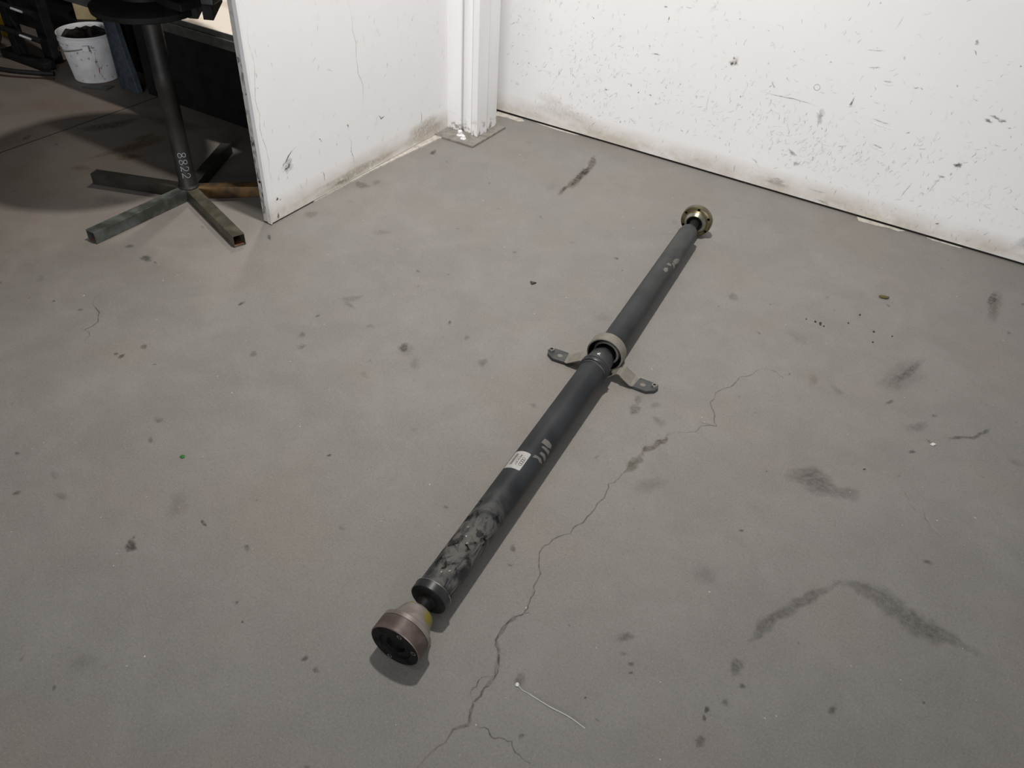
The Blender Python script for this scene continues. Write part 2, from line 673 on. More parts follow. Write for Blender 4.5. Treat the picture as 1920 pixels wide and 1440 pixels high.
# ---------------------------------------------------------------- floor stains and cracks
FL = Marks(lambda u, v: (u, v, .0005))
DK = (.075, .068, .062)
BR = (.13, .10, .078)
RD = (.115, .07, .062)
crack = [(-.235, 2.0), (-.254, 1.99), (-.272, 1.971), (-.285, 1.928), (-.311, 1.895), (-.316, 1.839), (-.338, 1.77), (-.329, 1.721), (-.308, 1.683), (-.29, 1.657), (-.326, 1.637), (-.34, 1.597), (-.378, 1.565), (-.387, 1.551), (-.401, 1.505), (-.418, 1.465), (-.412, 1.438), (-.416, 1.405), (-.423, 1.373), (-.426, 1.332), (-.44, 1.3), (-.43, 1.271), (-.429, 1.245), (-.43, 1.209), (-.434, 1.171), (-.443, 1.113), (-.469, 1.058), (-.476, 1.035), (-.466, 1.006), (-.44, .938), (-.426, .899), (-.423, .869), (-.431, .856), (-.439, .831), (-.438, .784), (-.408, .746), (-.396, .716), (-.4, .684), (-.401, .647), (-.391, .619), (-.384, .605), (-.403, .583), (-.401, .556), (-.413, .521), (-.417, .49), (-.43, .44)]
CK = Marks(lambda u, v: (u, v, .0008))
CK.stroke(crack[:15], .0036, DK, .42, 3, .16, sub=2)
CK.stroke(crack[13:], .0036, DK, .45, 4, .16, sub=2)
CK.stroke(crack[29:], .008, RD, .3, 5, .10, sub=1)
for p in ([(-.431, .856), (-.42, .872), (-.408, .876)], [(-.396, .716), (-.418, .69), (-.418, .672), (-.405, .648)],
          [(-.383, .616), (-.363, .613), (-.349, .619), (-.329, .611), (-.3, .624), (-.275, .611), (-.254, .608), (-.24, .60)],
          [(-.29, 1.657), (-.31, 1.652), (-.34, 1.655)], [(-.254, 1.99), (-.225, 1.985), (-.195, 1.95)]):
    CK.stroke(p, .0032, DK, .5, 8, .2, sub=2)
CK.build('crack', floor, None)
FL.stroke([(-.385, 1.56), (-.398, 1.51), (-.412, 1.47), (-.408, 1.44)], .022, RD, .5, 2, .2, sub=2)
FL.stroke([(-.414, 1.45), (-.420, 1.40), (-.426, 1.36)], .030, (.14, .125, .085), .5, 2, .2, sub=2)
BR2, BR3, GN, OR, PALE, BKK = (.13, .085, .05), (.07, .045, .040), (.12, .11, .06), (.16, .085, .045), (.30, .29, .275), (.02, .02, .02)
spots = [  # x, y, ru, rv, rot, colour, strength
    (-1.184, 1.443, 0.0254, 0.0171, 2.26, DK, 0.60), (-0.956, 1.520, 0.0196, 0.0170, 2.05, DK, 0.30), (-0.512, 1.634, 0.0207, 0.0146, 1.81, DK, 0.35), (-0.503, 1.591, 0.0232, 0.0194, 1.45, DK, 0.40),
    (-0.429, 1.586, 0.0248, 0.0173, 2.25, DK, 0.20), (-1.234, 0.532, 0.0176, 0.0146, 2.80, DK, 0.80), (-1.471, 1.548, 0.0387, 0.0197, -1.96, DK, 0.22), (-1.455, 1.517, 0.0263, 0.0108, 2.89, DK, 0.22),
    (-2.166, 1.330, 0.0310, 0.0152, 3.11, DK, 0.60), (-2.272, 1.349, 0.0182, 0.0132, -2.85, DK, 0.45), (-1.907, 2.578, 0.0266, 0.0142, -1.39, DK, 0.65), (-1.951, 2.166, 0.0385, 0.0268, 2.61, DK, 0.35),
    (-1.919, 2.219, 0.0279, 0.0204, -1.70, DK, 0.20), (-1.945, 1.875, 0.0322, 0.0264, 2.52, BR, 0.25), (-1.803, 0.952, 0.0131, 0.0086, -1.22, BR, 0.80), (-1.824, 0.949, 0.0085, 0.0063, 3.05, DK, 0.60),
    (-1.789, 1.016, 0.0140, 0.0105, 2.96, BR, 0.50), (-1.727, 1.329, 0.0137, 0.0082, -1.71, DK, 0.65), (-1.514, 1.170, 0.0153, 0.0115, 2.62, BR, 0.35), (-1.466, 1.317, 0.0186, 0.0123, 2.43, BR, 0.30),
    (-1.509, 0.835, 0.0154, 0.0110, 2.80, BR, 0.35), (-1.467, 0.775, 0.0146, 0.0082, 2.38, DK, 0.30), (-1.066, 0.987, 0.0068, 0.0054, -1.75, DK, 0.70), (-1.690, 0.564, 0.0072, 0.0057, -2.67, DK, 0.60),
    (-1.154, 0.665, 0.0138, 0.0048, 2.98, DK, 0.75), (-1.023, 0.670, 0.0095, 0.0075, 2.84, DK, 0.50), (-0.935, 0.557, 0.0059, 0.0048, 3.12, DK, 0.50), (-0.892, 0.531, 0.0040, 0.0030, 2.73, DK, 0.80),
    (-0.730, 0.540, 0.0080, 0.0072, -1.83, DK, 0.50), (-0.695, 0.533, 0.0084, 0.0066, -2.83, DK, 0.50), (-1.483, 0.538, 0.0182, 0.0121, -2.92, BR, 0.25), (0.001, 1.610, 0.0603, 0.0508, -2.80, DK, 0.36),
    (-0.047, 1.611, 0.0518, 0.0285, -2.38, DK, 0.22), (0.073, 1.616, 0.0326, 0.0305, -2.33, DK, 0.25), (0.102, 2.212, 0.1016, 0.0165, -1.89, DK, 0.28), (0.091, 2.189, 0.1237, 0.0453, -1.99, DK, 0.20),
    (0.087, 2.044, 0.0187, 0.0070, -2.01, BR, 0.55), (0.206, 2.057, 0.0114, 0.0072, -1.93, DK, 0.35), (0.174, 1.981, 0.0386, 0.0202, -2.34, DK, 0.22), (0.268, 2.818, 0.0529, 0.0145, 1.57, DK, 0.55),
    (0.282, 2.770, 0.1018, 0.0254, 1.56, BR, 0.35), (-0.470, 2.291, 0.0276, 0.0197, 1.53, DK, 0.25), (-0.018, 0.883, 0.0102, 0.0049, 1.73, DK, 0.70), (-0.016, 0.864, 0.0086, 0.0040, 1.88, DK, 0.60),
    (-0.006, 0.817, 0.0134, 0.0109, -1.86, DK, 0.45), (0.007, 0.917, 0.0102, 0.0080, -2.02, DK, 0.40), (0.189, 1.017, 0.0127, 0.0089, -2.13, DK, 0.40), (0.024, 0.968, 0.0081, 0.0062, -2.05, DK, 0.45),
    (-0.219, 0.938, 0.0192, 0.0134, -2.41, DK, 0.32), (-0.182, 0.889, 0.0079, 0.0067, -2.07, DK, 0.40), (-0.206, 0.901, 0.0088, 0.0059, -2.44, DK, 0.30), (-0.174, 0.871, 0.0065, 0.0034, -2.50, DK, 0.55),
    (-0.226, 0.774, 0.0034, 0.0030, 1.55, DK, 0.60), (-0.291, 0.642, 0.0071, 0.0049, 1.45, DK, 0.50), (-0.351, 0.736, 0.0156, 0.0136, 2.00, RD, 0.40), (0.339, 1.135, 0.0041, 0.0035, 1.05, DK, 0.60),
    (0.088, 1.726, 0.0060, 0.0036, -2.29, BKK, 0.90), (-1.052, 1.963, 0.0098, 0.0087, 1.70, DK, 0.30), (-0.462, 1.642, 0.0185, 0.0142, 1.66, DK, 0.20), (-1.305, 2.818, 0.0445, 0.0176, 1.83, DK, 0.70),
    (-1.296, 2.745, 0.0965, 0.0221, 1.77, BR, 0.50), (-1.298, 2.613, 0.0488, 0.0131, 1.68, BR, 0.60), (-0.888, 0.829, 0.0087, 0.0075, -2.97, DK, 0.25), (-0.741, 1.445, 0.0132, 0.0116, 1.83, DK, 0.20),
    (-1.147, 1.624, 0.0138, 0.0065, 2.18, DK, 0.40), (-1.062, 1.592, 0.0132, 0.0096, 2.14, DK, 0.25), (-1.330, 1.468, 0.0163, 0.0127, 2.36, DK, 0.20), (-1.428, 1.274, 0.0162, 0.0142, 3.05, BR, 0.25),
    (-2.901, 1.864, 0.1542, 0.0496, -1.81, BR2, 0.50), (-3.151, 1.940, 0.1196, 0.0510, -1.94, BR3, 0.50), (-2.951, 2.124, 0.1744, 0.0504, -2.84, BR3, 0.35), (-2.940, 1.947, 0.0489, 0.0310, -1.73, GN, 0.50),
    (-2.836, 1.787, 0.0597, 0.0353, -2.08, OR, 0.50), (-2.898, 1.615, 0.0498, 0.0230, -2.56, OR, 0.35), (-3.129, 2.187, 0.0800, 0.0364, -2.94, PALE, 0.50), (-3.190, 2.136, 0.0607, 0.0327, -2.87, PALE, 0.50),
    (-2.749, 2.192, 0.0574, 0.0347, 2.79, PALE, 0.35), (-3.299, 1.659, 0.0271, 0.0161, 2.10, DK, 0.50), (-2.595, 1.516, 0.0604, 0.0454, -2.96, DK, 0.20), (-2.142, 1.477, 0.1068, 0.0487, -2.56, PALE, 0.18),
    (-0.546, 0.624, 0.0057, 0.0051, 2.55, DK, 0.20), (-0.111, 1.348, 0.0067, 0.0046, -2.27, DK, 0.60), (-1.947, 1.668, 0.0257, 0.0072, 2.36, DK, 0.50)]
for i, q in enumerate(spots):
    q = list(q)
    q[6] *= .9
    FL.blob(*q, seed=i + 11)
rnd = random.Random(5)
for i in range(150):                                   # small oil spots and scuffs everywhere
    x = rnd.uniform(-3.2, .5)
    y = rnd.uniform(.2, 3.0)
    if x < -1.95 and y > 1.7:
        continue
    r = rnd.uniform(.0025, .008) if rnd.random() < .8 else rnd.uniform(.01, .03)
    FL.blob(x, y, r * rnd.uniform(1, 1.9), r, rnd.uniform(0, 3), rnd.choice((DK, DK, BR)), rnd.uniform(.15, .5) if r < .01 else rnd.uniform(.08, .16), seed=i)
for i in range(320):                                   # tiny pale specks of paint and grit
    x = rnd.uniform(-2.2, .5)
    y = rnd.uniform(.15, 3.0)
    if x < -1.9 and y > 1.65:
        continue
    r = rnd.uniform(.0008, .0022)
    FL.blob(x, y, r * rnd.uniform(1, 2), r, rnd.uniform(0, 3), (.55, .53, .50), rnd.uniform(.5, 1.2), seed=i, soft=.6)
for i in range(26):                                    # faint pale scratches
    x = rnd.uniform(-1.8, .5)
    y = rnd.uniform(.3, 2.9)
    a = rnd.uniform(-.6, .9)
    L = rnd.uniform(.015, .06)
    FL.stroke([(x, y), (x + L * math.cos(a), y + L * math.sin(a))], .0025, (.42, .40, .37), rnd.uniform(.3, .7), i, .1, sub=2)
for i in range(5):                                     # bundle of pale scratches on the right
    FL.stroke([(.17 + i * .018, 1.72 - i * .012), (.235 + i * .018, 1.645 - i * .012)], .005, (.40, .385, .36), .5, i, .1, sub=2)
FL.stroke([(.250, 1.985), (.264, 1.987), (.313, 2.022), (.341, 2.077), (.349, 2.096)], .014, (.09, .09, .095), .5, 1, .1, sub=2)
FL.stroke([(.0, 1.07), (.014, 1.107), (.043, 1.181), (.08, 1.257), (.124, 1.337)], .034, DK, .34, 1, .12, sub=2)
FL.stroke([(.110, 1.325), (.150, 1.342), (.199, 1.342), (.259, 1.326), (.311, 1.313), (.369, 1.321), (.42, 1.31)], .066, DK, .30, 1, .12, sub=2)
FL.stroke([(.008, 1.023), (-.001, 1.002), (-.001, .975)], .03, DK, .3, 1, .12, sub=2)
FL.stroke([(-1.345, 2.98), (-1.336, 2.95), (-1.307, 2.798), (-1.296, 2.685), (-1.295, 2.587)], .035, BR, .55, 1, .12, sub=2)
FL.stroke([(-2.11, 1.12), (-2.03, 1.05), (-1.99, .97), (-1.93, .93)], .004, DK, .6, 1, .3, sub=2)
FL.build('floor_stains', floor)

# ---------------------------------------------------------------- wall scuffs
WM = Marks(lambda u, v: (u, YW - .0008, v))
GY = (.30, .30, .30)
BK = (.03, .027, .024)
BRW = (.11, .085, .06)
rnd = random.Random(21)
for i in range(520):
    x = rnd.uniform(-1.9, .5)
    z_ = rnd.triangular(.02, .85, .22)
    if rnd.random() < .62:
        a = rnd.gauss(1.25, .5)
        L = rnd.uniform(.006, .03)
    else:
        a = rnd.gauss(-.05, .3)
        L = rnd.uniform(.008, .035)
    k = rnd.random()
    col, st = ((GY, rnd.uniform(.12, .5)) if k < .93 else (BK, rnd.uniform(.25, .6)))
    WM.stroke([(x, z_), (x + L * math.cos(a), z_ + L * math.sin(a))], rnd.uniform(.0015, .0035), col, st, i, .2, sub=2)
for i in range(200):
    x = rnd.uniform(-1.9, .5)
    z_ = rnd.triangular(.02, .85, .25)
    r = rnd.uniform(.0012, .004)
    WM.blob(x, z_, r * rnd.uniform(1, 2), r, rnd.uniform(0, 3), rnd.choice((GY, GY, GY, BK)), rnd.uniform(.2, .65), seed=i, jag=.4)
for (cx, cz, n, sx, sz) in ((-1.45, .22, 110, .11, .11), (-1.62, .30, 40, .12, .12), (-.72, .27, 90, .10, .06), (-.52, .22, 60, .07, .06), (-.38, .22, 70, .10, .05), (-.30, .15, 40, .12, .06), (.05, .15, 60, .16, .1), (-1.0, .25, 50, .2, .12)):
    for i in range(n):                                 # clusters of rubbed grey strokes
        x = rnd.gauss(cx, sx)
        z_ = max(.02, rnd.gauss(cz, sz))
        a = rnd.gauss(1.2, .45)
        L = rnd.uniform(.008, .03)
        WM.stroke([(x, z_), (x + L * math.cos(a), z_ + L * math.sin(a))], .0032, GY, rnd.uniform(.12, .45), i, .2, sub=2)
for q in ((-.882, .472, .006, .005, 0, BK, 1.), (-.886, .452, .007, .009, .6, BK, 1.), (-.872, .456, .005, .010, .1, BK, 1.), (-.878, .461, .018, .022, .2, (.42, .38, .32), .5),
          (-.099, .692, .008, .008, 0, (.22, .22, .23), .8), (.044, .478, .018, .006, -.1, BK, .75), (.03, .462, .016, .006, -.1, BK, .65), (.07, .472, .014, .006, 0, BK, .7),
          (-.001, .292, .014, .011, 0, BRW, .95), (-.038, .237, .010, .006, .1, BRW, .8), (-.417, .415, .006, .015, -.15, BK, .95), (-.571, .178, .022, .008, -.3, (.15, .14, .12), .75),
          (-.545, .14, .012, .012, .5, (.2, .18, .16), .6), (.014, .063, .006, .005, 0, BK, .9), (-.51, .34, .016, .03, .3, (.3, .3, .3), .55),
          (-1.19, .60, .007, .003, 0, BK, .9), (-1.17, .56, .003, .010, 0, BK, .8), (-1.20, .42, .018, .004, .1, BK, .6), (.33, .10, .06, .05, 0, BRW, .4),
          (-1.60, .09, .14, .06, 0, (.52, .44, .38), .3), (-.60, .045, .06, .015, 0, BRW, .4), (-.40, .02, .03, .006, -.1, BK, .4)):
    q = list(q)
    q[6] *= .72
    WM.blob(*q, seed=int(q[0] * 1000) & 255, jag=.5, soft=.3)
for p, wd, st in (([(-.758, .378), (-.64, .378), (-.52, .376)], .004, .75), ([(-.335, .378), (-.26, .373)], .006, .5), ([(-.34, .512), (-.305, .515)], .008, .45),
                  ([(-.30, .29), (-.255, .282)], .007, .6), ([(-.43, .60), (-.36, .612)], .004, .5), ([(-.40, .545), (-.36, .555)], .005, .7), ([(-.72, .115), (-.69, .10)], .006, .6),
                  ([(-.78, .07), (-.777, .035)], .006, .7), ([(-.47, .055), (-.40, .06)], .005, .5), ([(-.12, .19), (-.14, .12)], .005, .6), ([(-.72, .42), (-.70, .40)], .005, .7),
                  ([(-.03, .26), (-.06, .15)], .004, .4), ([(-.95, .32), (-.945, .24)], .004, .4), ([(-.355, .68), (-.345, .73)], .004, .4)):
    WM.stroke(p, wd, (.22, .215, .21), st * .65, 3, .04, sub=3)
for p, wd in (([(-.34, .503), (-.300, .506)], .008), ([(-.335, .365), (-.255, .358)], .006), ([(-.31, .282), (-.25, .272)], .008), ([(-.7, .10), (-.67, .085)], .008), ([(-.50, .25), (-.44, .24)], .006)):
    WM.stroke(p, wd, (.95, .94, .92), .8, 3, .04, sub=2)
ring_ = [(-.552 + .011 * math.cos(k * PI / 10), .439 + .011 * math.sin(k * PI / 10)) for k in range(21)]
WM.stroke(ring_, .003, (.42, .42, .43), .7, 3, 0, taper=False)
WM.build('scuff_marks', wall)

PM = Marks(lambda u, v: (XP + .0006, u, v))
rnd = random.Random(4)
for i in range(70):
    y_ = rnd.uniform(1.76, 2.8)
    z_ = rnd.triangular(.02, .7, .1)
    a = rnd.gauss(1.3, .6)
    L = rnd.uniform(.005, .03)
    PM.stroke([(y_, z_), (y_ + L * math.cos(a), z_ + L * math.sin(a))], rnd.uniform(.0015, .003), rnd.choice((GY, GY, BK)), rnd.uniform(.2, .6), i, .2, sub=2)
for p, wd, col, st in (([(1.815, .182), (1.845, .205), (1.897, .236)], .005, BK, .85), ([(1.82, .170), (1.85, .178), (1.875, .205)], .007, (.18, .18, .19), .8),
                       ([(2.345, .21), (2.365, .19), (2.39, .193)], .005, BK, .8), ([(2.01, .228), (2.028, .21)], .005, (.2, .2, .2), .7), ([(2.012, .10), (2.02, .06)], .004, BK, .6),
                       ([(2.165, .23), (2.175, .22)], .006, BK, .7), ([(2.62, .14), (2.623, .08)], .004, BK, .7), ([(2.215, .66), (2.235, .55), (2.245, .45), (2.27, .35), (2.28, .22)], .004, GY, .35),
                       ([(2.17, .2), (2.18, .11), (2.185, .05)], .004, GY, .45), ([(1.757, .74), (1.757, .62), (1.758, .5), (1.758, .4), (1.757, .3), (1.758, .2), (1.757, .12)], .0022, (.3, .29, .28), .5)):
    PM.stroke(p, wd, col, st, 2, .1, sub=2)
for q in ((1.777, .085, .006, .006, 0, BK, .85), (1.79, .078, .004, .003, 0, BK, .8), (1.85, .185, .03, .025, .5, (.5, .5, .52), .6), (2.64, .05, .15, .05, .1, (.50, .44, .36), .45),
          (2.2, .03, .3, .02, 0, (.50, .45, .37), .45), (2.12, .02, .06, .012, 0, (.40, .36, .30), .45), (1.77, .022, .006, .012, 0, BK, .7)):
    PM.blob(*q, seed=int(q[0] * 100))
PM.build('scuff_marks', part)
EM = Marks(lambda u, v: (u, 1.7312 + .0043, v))
for i in range(34):
    x = rnd.uniform(XP - .039, XP - .018)
    z_ = rnd.triangular(.01, .75, .06)
    EM.blob(x, z_, rnd.uniform(.002, .006), rnd.uniform(.004, .02), 0, rnd.choice((BK, (.10, .09, .08))), rnd.uniform(.4, .9), seed=i)
EM.build('edge_wear', part)

# ---------------------------------------------------------------- drive shaft
AX, AY, H0 = -.57688, .63334, .0558
SH = thing('drive_shaft', 'long black two-piece drive shaft with flanged joints at both ends lying on the concrete floor', 'drive shaft', (AX, AY, 0), math.radians(4.7114))


def bow(s):
    return (.009 * s / 1.06 if s < 1.06 else .009 - .007 * (s - 1.06) / .9, H0)


def lobj(name, prof, m, parent=SH, segs=64, caps=True, bevel=0):
    bm = bmesh.new()
    lathe(bm, prof, bow, segs, caps)
    return obj(name, bm, m, parent, smooth=True, bevel=bevel)


def cyl(s, th, r, lift=.0003):
    c = bow(s)
    a = math.radians(th)
    return (c[0] + (r + lift) * math.sin(a), s, c[1] + (r + lift) * math.cos(a))


# front joint (nearest to the viewer)
fj = lobj('front_joint', [(.012, 0), (.012, .020), (.004, .022), (.004, .034), (0, .036), (0, .0535), (.0015, .0552), (.0325, .0552), (.0325, .0538), (.0345, .0538), (.0345, .020), (.0345, 0)], M_brown)
fj['label'] = 'rusty brown joint body with a greasy black end face'
lobj('end_face', [(.0115, 0), (.0115, .0190), (.0035, .0212), (.0035, .034), (-.0005, .0362), (-.0005, .0530), (.001, .0535)], M_grease, fj, caps=False)
for k in range(6):
    a = 2 * PI * k / 6 + .3
    bm = bmesh.new()
    q = bow(0)
    c0 = (q[0] + .0445 * math.sin(a), q[1] + .0445 * math.cos(a))
    lathe(bm, [(-.0012, .0055), (-.0012, .0035), (.004, .0035)], lambda s, c0=c0: c0, 14, caps=False)
    obj('bolt_hole', bm, M_chromeedge if k in (0, 1, 3) else M_grease, fj, smooth=True)
for k in range(6):
    a = 2 * PI * k / 6 + .8
    q = bow(0)
    c0 = (q[0] + .027 * math.sin(a), q[1] + .027 * math.cos(a))
    bm = bmesh.new()
    lathe(bm, [(.0015, 0), (.002, .004), (.005, .0062)], lambda s, c0=c0: c0, 12, caps=False)
    obj('ball_bearing', bm, M_grease, fj, smooth=True)
lobj('joint_cap', [(.0345, .0540), (.0345, .0548), (.044, .0548), (.0465, .052), (.048, .047), (.056, .0445), (.066, .0395), (.074, .037), (.080, .0355), (.087, .031), (.091, .024), (.0925, .017)], M_zinc)
lobj('stub_shaft', [(.085, .0165), (.098, .0150), (.106, .0148), (.113, .0165), (.1175, .0200), (.119, .0250)], M_rubber)
lobj('rubber_boot', [(.1165, .0185), (.1185, .0300), (.1200, .0385), (.1225, .0398)], M_rubber, caps=False)
lobj('boot_ring', [(.1215, .0385), (.1215, .0408), (.1385, .0416), (.1385, .0385)], M_blackpaint, caps=False)
lobj('ring_bead', [(.1385, .0395), (.1388, .0420), (.1402, .0424), (.1416, .0418), (.142, .0385)], M_chromeedge, caps=False)
ft = lobj('front_tube', [(.1300, .034), (.1415, .0376)] + [(.142 + (.955 - .142) * k / 24, .0376) for k in range(25)] + [(.965, .0385), (.970, .0392)], M_tube)
lobj('tube_weld', [(.966, .0375), (.9675, .0404), (.9715, .0408), (.974, .0402), (.9755, .0375)], M_blackpaint, caps=False)
lobj('clamp_collar', [(.974, .036), (.976, .0425), (.980, .0445), (.9845, .0440), (.986, .0420), (.9885, .0420), (.990, .0435), (.9955, .0435), (.997, .0385), (.9985, .0372), (1.040, .0362), (1.044, .0352), (1.0445, .024)], M_blackpaint)
lobj('inner_boot', [(1.040, .030), (1.050, .0290), (1.056, .0255), (1.062, .0270), (1.068, .0255), (1.092, .0255)], M_rubber)
# centre bearing
hb = lobj('bearing_housing', [(1.062, .0500), (1.0615, .0525), (1.063, .0545), (1.092, .0548), (1.096, .0543), (1.0965, .0500), (1.092, .0490), (1.070, .0490), (1.062, .0500)], M_beige, caps=False)
lobj('rubber_mount', [(1.0625, .0500), (1.068, .0485), (1.080, .0455), (1.087, .0420), (1.086, .0385), (1.092, .0380), (1.093, .0495)], M_rubber, hb, caps=False)
lobj('inner_race', [(1.080, .0385), (1.0725, .0380), (1.0715, .0325), (1.078, .0310), (1.092, .0305), (1.092, .0385)], M_inner, hb, caps=False)
lobj('rear_cup', [(1.090, .046), (1.0945, .046), (1.0955, .030), (1.096, .02)], M_rubber, hb, caps=False)
# support bracket: one bent steel strap with two feet
prof = [(-.166, .010), (-.108, .010), (-.098, .012), (-.066, .033), (-.060, .0345), (-.052, .0335), (-.040, .022), (-.025, .0075), (0, .0035),
        (.025, .0075), (.040, .022), (.052, .0335), (.060, .0345), (.066, .033), (.098, .012), (.108, .010), (.166, .010)]
x0 = .009
bm = bmesh.new()
rows = []
for i, (x, z_) in enumerate(prof):
    k = abs(x)
    s0 = 1.028 + (.010 if k > .15 else 0.) - (.004 if .06 < k < .10 else 0)
    s1 = 1.070 - (.010 if k > .15 else 0.) + (.006 if .05 < k < .10 else 0) + (.02 if k < .055 else 0)
    ysk = -.0 * x
    rows.append([(x0 + x, s0 + ysk, z_), (x0 + x, s1 + ysk, z_)])
rows[0] = [(x0 - .158, 1.036, .010), (x0 - .166, 1.060, .010)]
rows[-1] = [(x0 + .160, 1.036, .010), (x0 + .167, 1.060, .010)]
va = [[bm.verts.new(p) for p in r] + [bm.verts.new((p[0], p[1], p[2] - .0035)) for p in r] for r in rows]
for a, b in zip(va, va[1:]):
    for i, j in ((0, 1), (1, 3), (3, 2), (2, 0)):
        bm.faces.new((a[i], b[i], b[j], a[j]))
bm.faces.new((va[0][0], va[0][1], va[0][3], va[0][2]))
bm.faces.new((va[-1][0], va[-1][1], va[-1][3], va[-1][2]))
br = obj('support_bracket', bm, M_beige, SH, bevel=.0008)
for sgn in (-1, 1):
    bm = bmesh.new()
    pts = [(.106, 1.0265), (.145, 1.0255), (.166, 1.040), (.172, 1.056), (.168, 1.070), (.150, 1.0735), (.112, 1.0735)]
    prism(bm, [(x0 + sgn * p[0], p[1]) for p in pts], .0015, .0108)
    fo = obj('foot_plate', bm, M_foot, br, bevel=.001)
    fo['label'] = 'dark grey foot plate with an oval hole and a steel bush'
    cb = bmesh.new()
    n = 24
    prism(cb, [(x0 + sgn * .129 + .0085 * math.cos(2 * PI * k / n), 1.049 + .0075 * math.sin(2 * PI * k / n)) for k in range(n)], -.01, .03)
    carve(fo, cb)
    bm = bmesh.new()
    vlathe(bm, [(.0108, .0085), (.0165, .0080), (.0185, .0072), (.0185, .0045), (.012, .0042), (.011, 0)], (x0 + sgn * .160, 1.056), 24, caps=False)
    obj('steel_bush', bm, M_bush, br, smooth=True)
# lamp highlight on the collar, painted as small white patches
bm = bmesh.new()
for s_, th, r_ in ((1.012, -5, .0032), (1.016, 0, .0020), (1.009, 3, .0016)):
    c = [bm.verts.new(cyl(s_ + r_ * math.cos(k * PI / 5), th + math.degrees(r_ * math.sin(k * PI / 5) / .036), .0366, .0006)) for k in range(10)]
    bm.faces.new(c)
obj('collar_highlight', bm, M_highlight, SH)
# rear half
rt = lobj('rear_tube', [(1.088, .028), (1.098, .0342)] + [(1.10 + (1.845 - 1.10) * k / 20, .0350 - .0016 * (k / 20)) for k in range(21)] + [(1.852, .0340)], M_tube)
lobj('end_collar', [(1.850, .031), (1.853, .0338), (1.858, .0340), (1.8605, .0318), (1.880, .0310), (1.886, .0290), (1.887, .018)], M_tube)
lobj('stub_shaft', [(1.880, .0175), (1.900, .0165), (1.930, .0165), (1.965, .0185)], M_rubber)
rj = lobj('rear_joint', [(1.956, .0300), (1.950, .0300), (1.9495, .0318), (1.956, .0365), (1.963, .0415), (1.966, .0440), (1.967, .0535), (1.969, .0560), (1.974, .0570), (1.990, .0570), (1.9925, .0555), (1.9925, .0500), (2.002, .0500), (2.004, .0480), (2.004, .0)], M_olive, caps=False)
rj['label'] = 'olive brown joint flange with a ring of bolt holes'
lobj('cone_collar', [(1.9560, .0285), (1.9490, .0290), (1.9480, .0315), (1.9555, .0370), (1.9590, .0395)], M_cone, rj, caps=False)
lobj('rear_boot', [(1.9535, .0300), (1.956, .0240), (1.960, .0170)], M_rubber, rj, caps=False)
cb = bmesh.new()
for k in range(6):
    a = 2 * PI * k / 6 + .05
    q = bow(1.96)
    c0 = (q[0] + .0488 * math.sin(a), q[1] + .0488 * math.cos(a))
    lathe(cb, [(1.95, .0052), (1.985, .0052)], lambda s, c0=c0: c0, 16)
carve(rj, cb)
for k in range(6):
    a = 2 * PI * k / 6 + .05
    q = bow(1.96)
    c0 = (q[0] + .0488 * math.sin(a), q[1] + .0488 * math.cos(a))
    bm = bmesh.new()
    lathe(bm, [(1.9672, .0052), (1.982, .0051), (1.9822, 0)], lambda s, c0=c0: c0, 16, caps=False)
    obj('bolt_hole', bm, M_gap, rj, smooth=True)

# sticker on the front tube
RT = .0376
bm = bmesh.new()
SA, SB, TA, TB = .5035, .5665, -52., 16.
n = 14
rows = []
for k in range(n + 1):
    th = TA + (TB - TA) * k / n
    rows.append([bm.verts.new(cyl(s_, th, RT, .0004)) for s_ in (SA + .002 * (k in (0, n)), SB - .002 * (k in (0, n)))])
for a, b in zip(rows, rows[1:]):
    bm.faces.new((a[0], a[1], b[1], b[0]))
st = obj('sticker', bm, M_paper, SH, smooth=True)
st['label'] = 'pale paper sticker with four linked rings and printed part number'


def ringmark(bm, s_, th, ro, ri):
    n = 24
    a = [bm.verts.new(cyl(s_ + ro * math.cos(2 * PI * k / n), th + math.degrees(ro * math.sin(2 * PI * k / n) / RT), RT, .0007)) for k in range(n)]
    b = [bm.verts.new(cyl(s_ + ri * math.cos(2 * PI * k / n), th + math.degrees(ri * math.sin(2 * PI * k / n) / RT), RT, .0007)) for k in range(n)]
    for k in range(n):
        bm.faces.new((a[k], a[(k + 1) % n], b[(k + 1) % n], b[k]))


bm = bmesh.new()
for k in range(4):
    ringmark(bm, .5225 + k * .0067, 4.2, .0046, .0035)
obj('linked_rings', bm, M_ink, st)


def text_on(text, size, s_start, th, name, m, bold=.0):
    cu = bpy.data.curves.new('txt', 'FONT')
    cu.body = text
    cu.size = size
    cu.offset = bold
    o = bpy.data.objects.new('txt', cu)
    COL.objects.link(o)
    bpy.context.view_layer.update()
    me = bpy.data.meshes.new_from_object(o.evaluated_get(bpy.context.evaluated_depsgraph_get()))
    bpy.data.objects.remove(o)
    for v in me.vertices:
        v.co = Vector(cyl(s_start - v.co.x, th + math.degrees(v.co.y / RT), RT, .0007))
    me.name = name
    return link(name, me, m, st)


text_on('8K0 521 101 F', .0062, .5535, -14.5, 'part_number', M_ink, .00008)
text_on('0034071210', .0036, .5480, -21.5, 'serial_number', M_inkgrey)
text_on('0', .004, .5655, -44, 'small_mark', M_inkgrey)
bm = bmesh.new()
rnd = random.Random(3)
s_ = .516
while s_ < .556:
    wd = rnd.choice((.0004, .0007, .0011))
    q = [bm.verts.new(cyl(a, b, RT, .0007)) for a, b in ((s_, -37), (s_ + wd, -37), (s_ + wd, -25.5), (s_, -25.5))]
    bm.faces.new(q)
    s_ += wd + rnd.choice((.0004, .0006))
obj('barcode', bm, M_inkgrey, st)

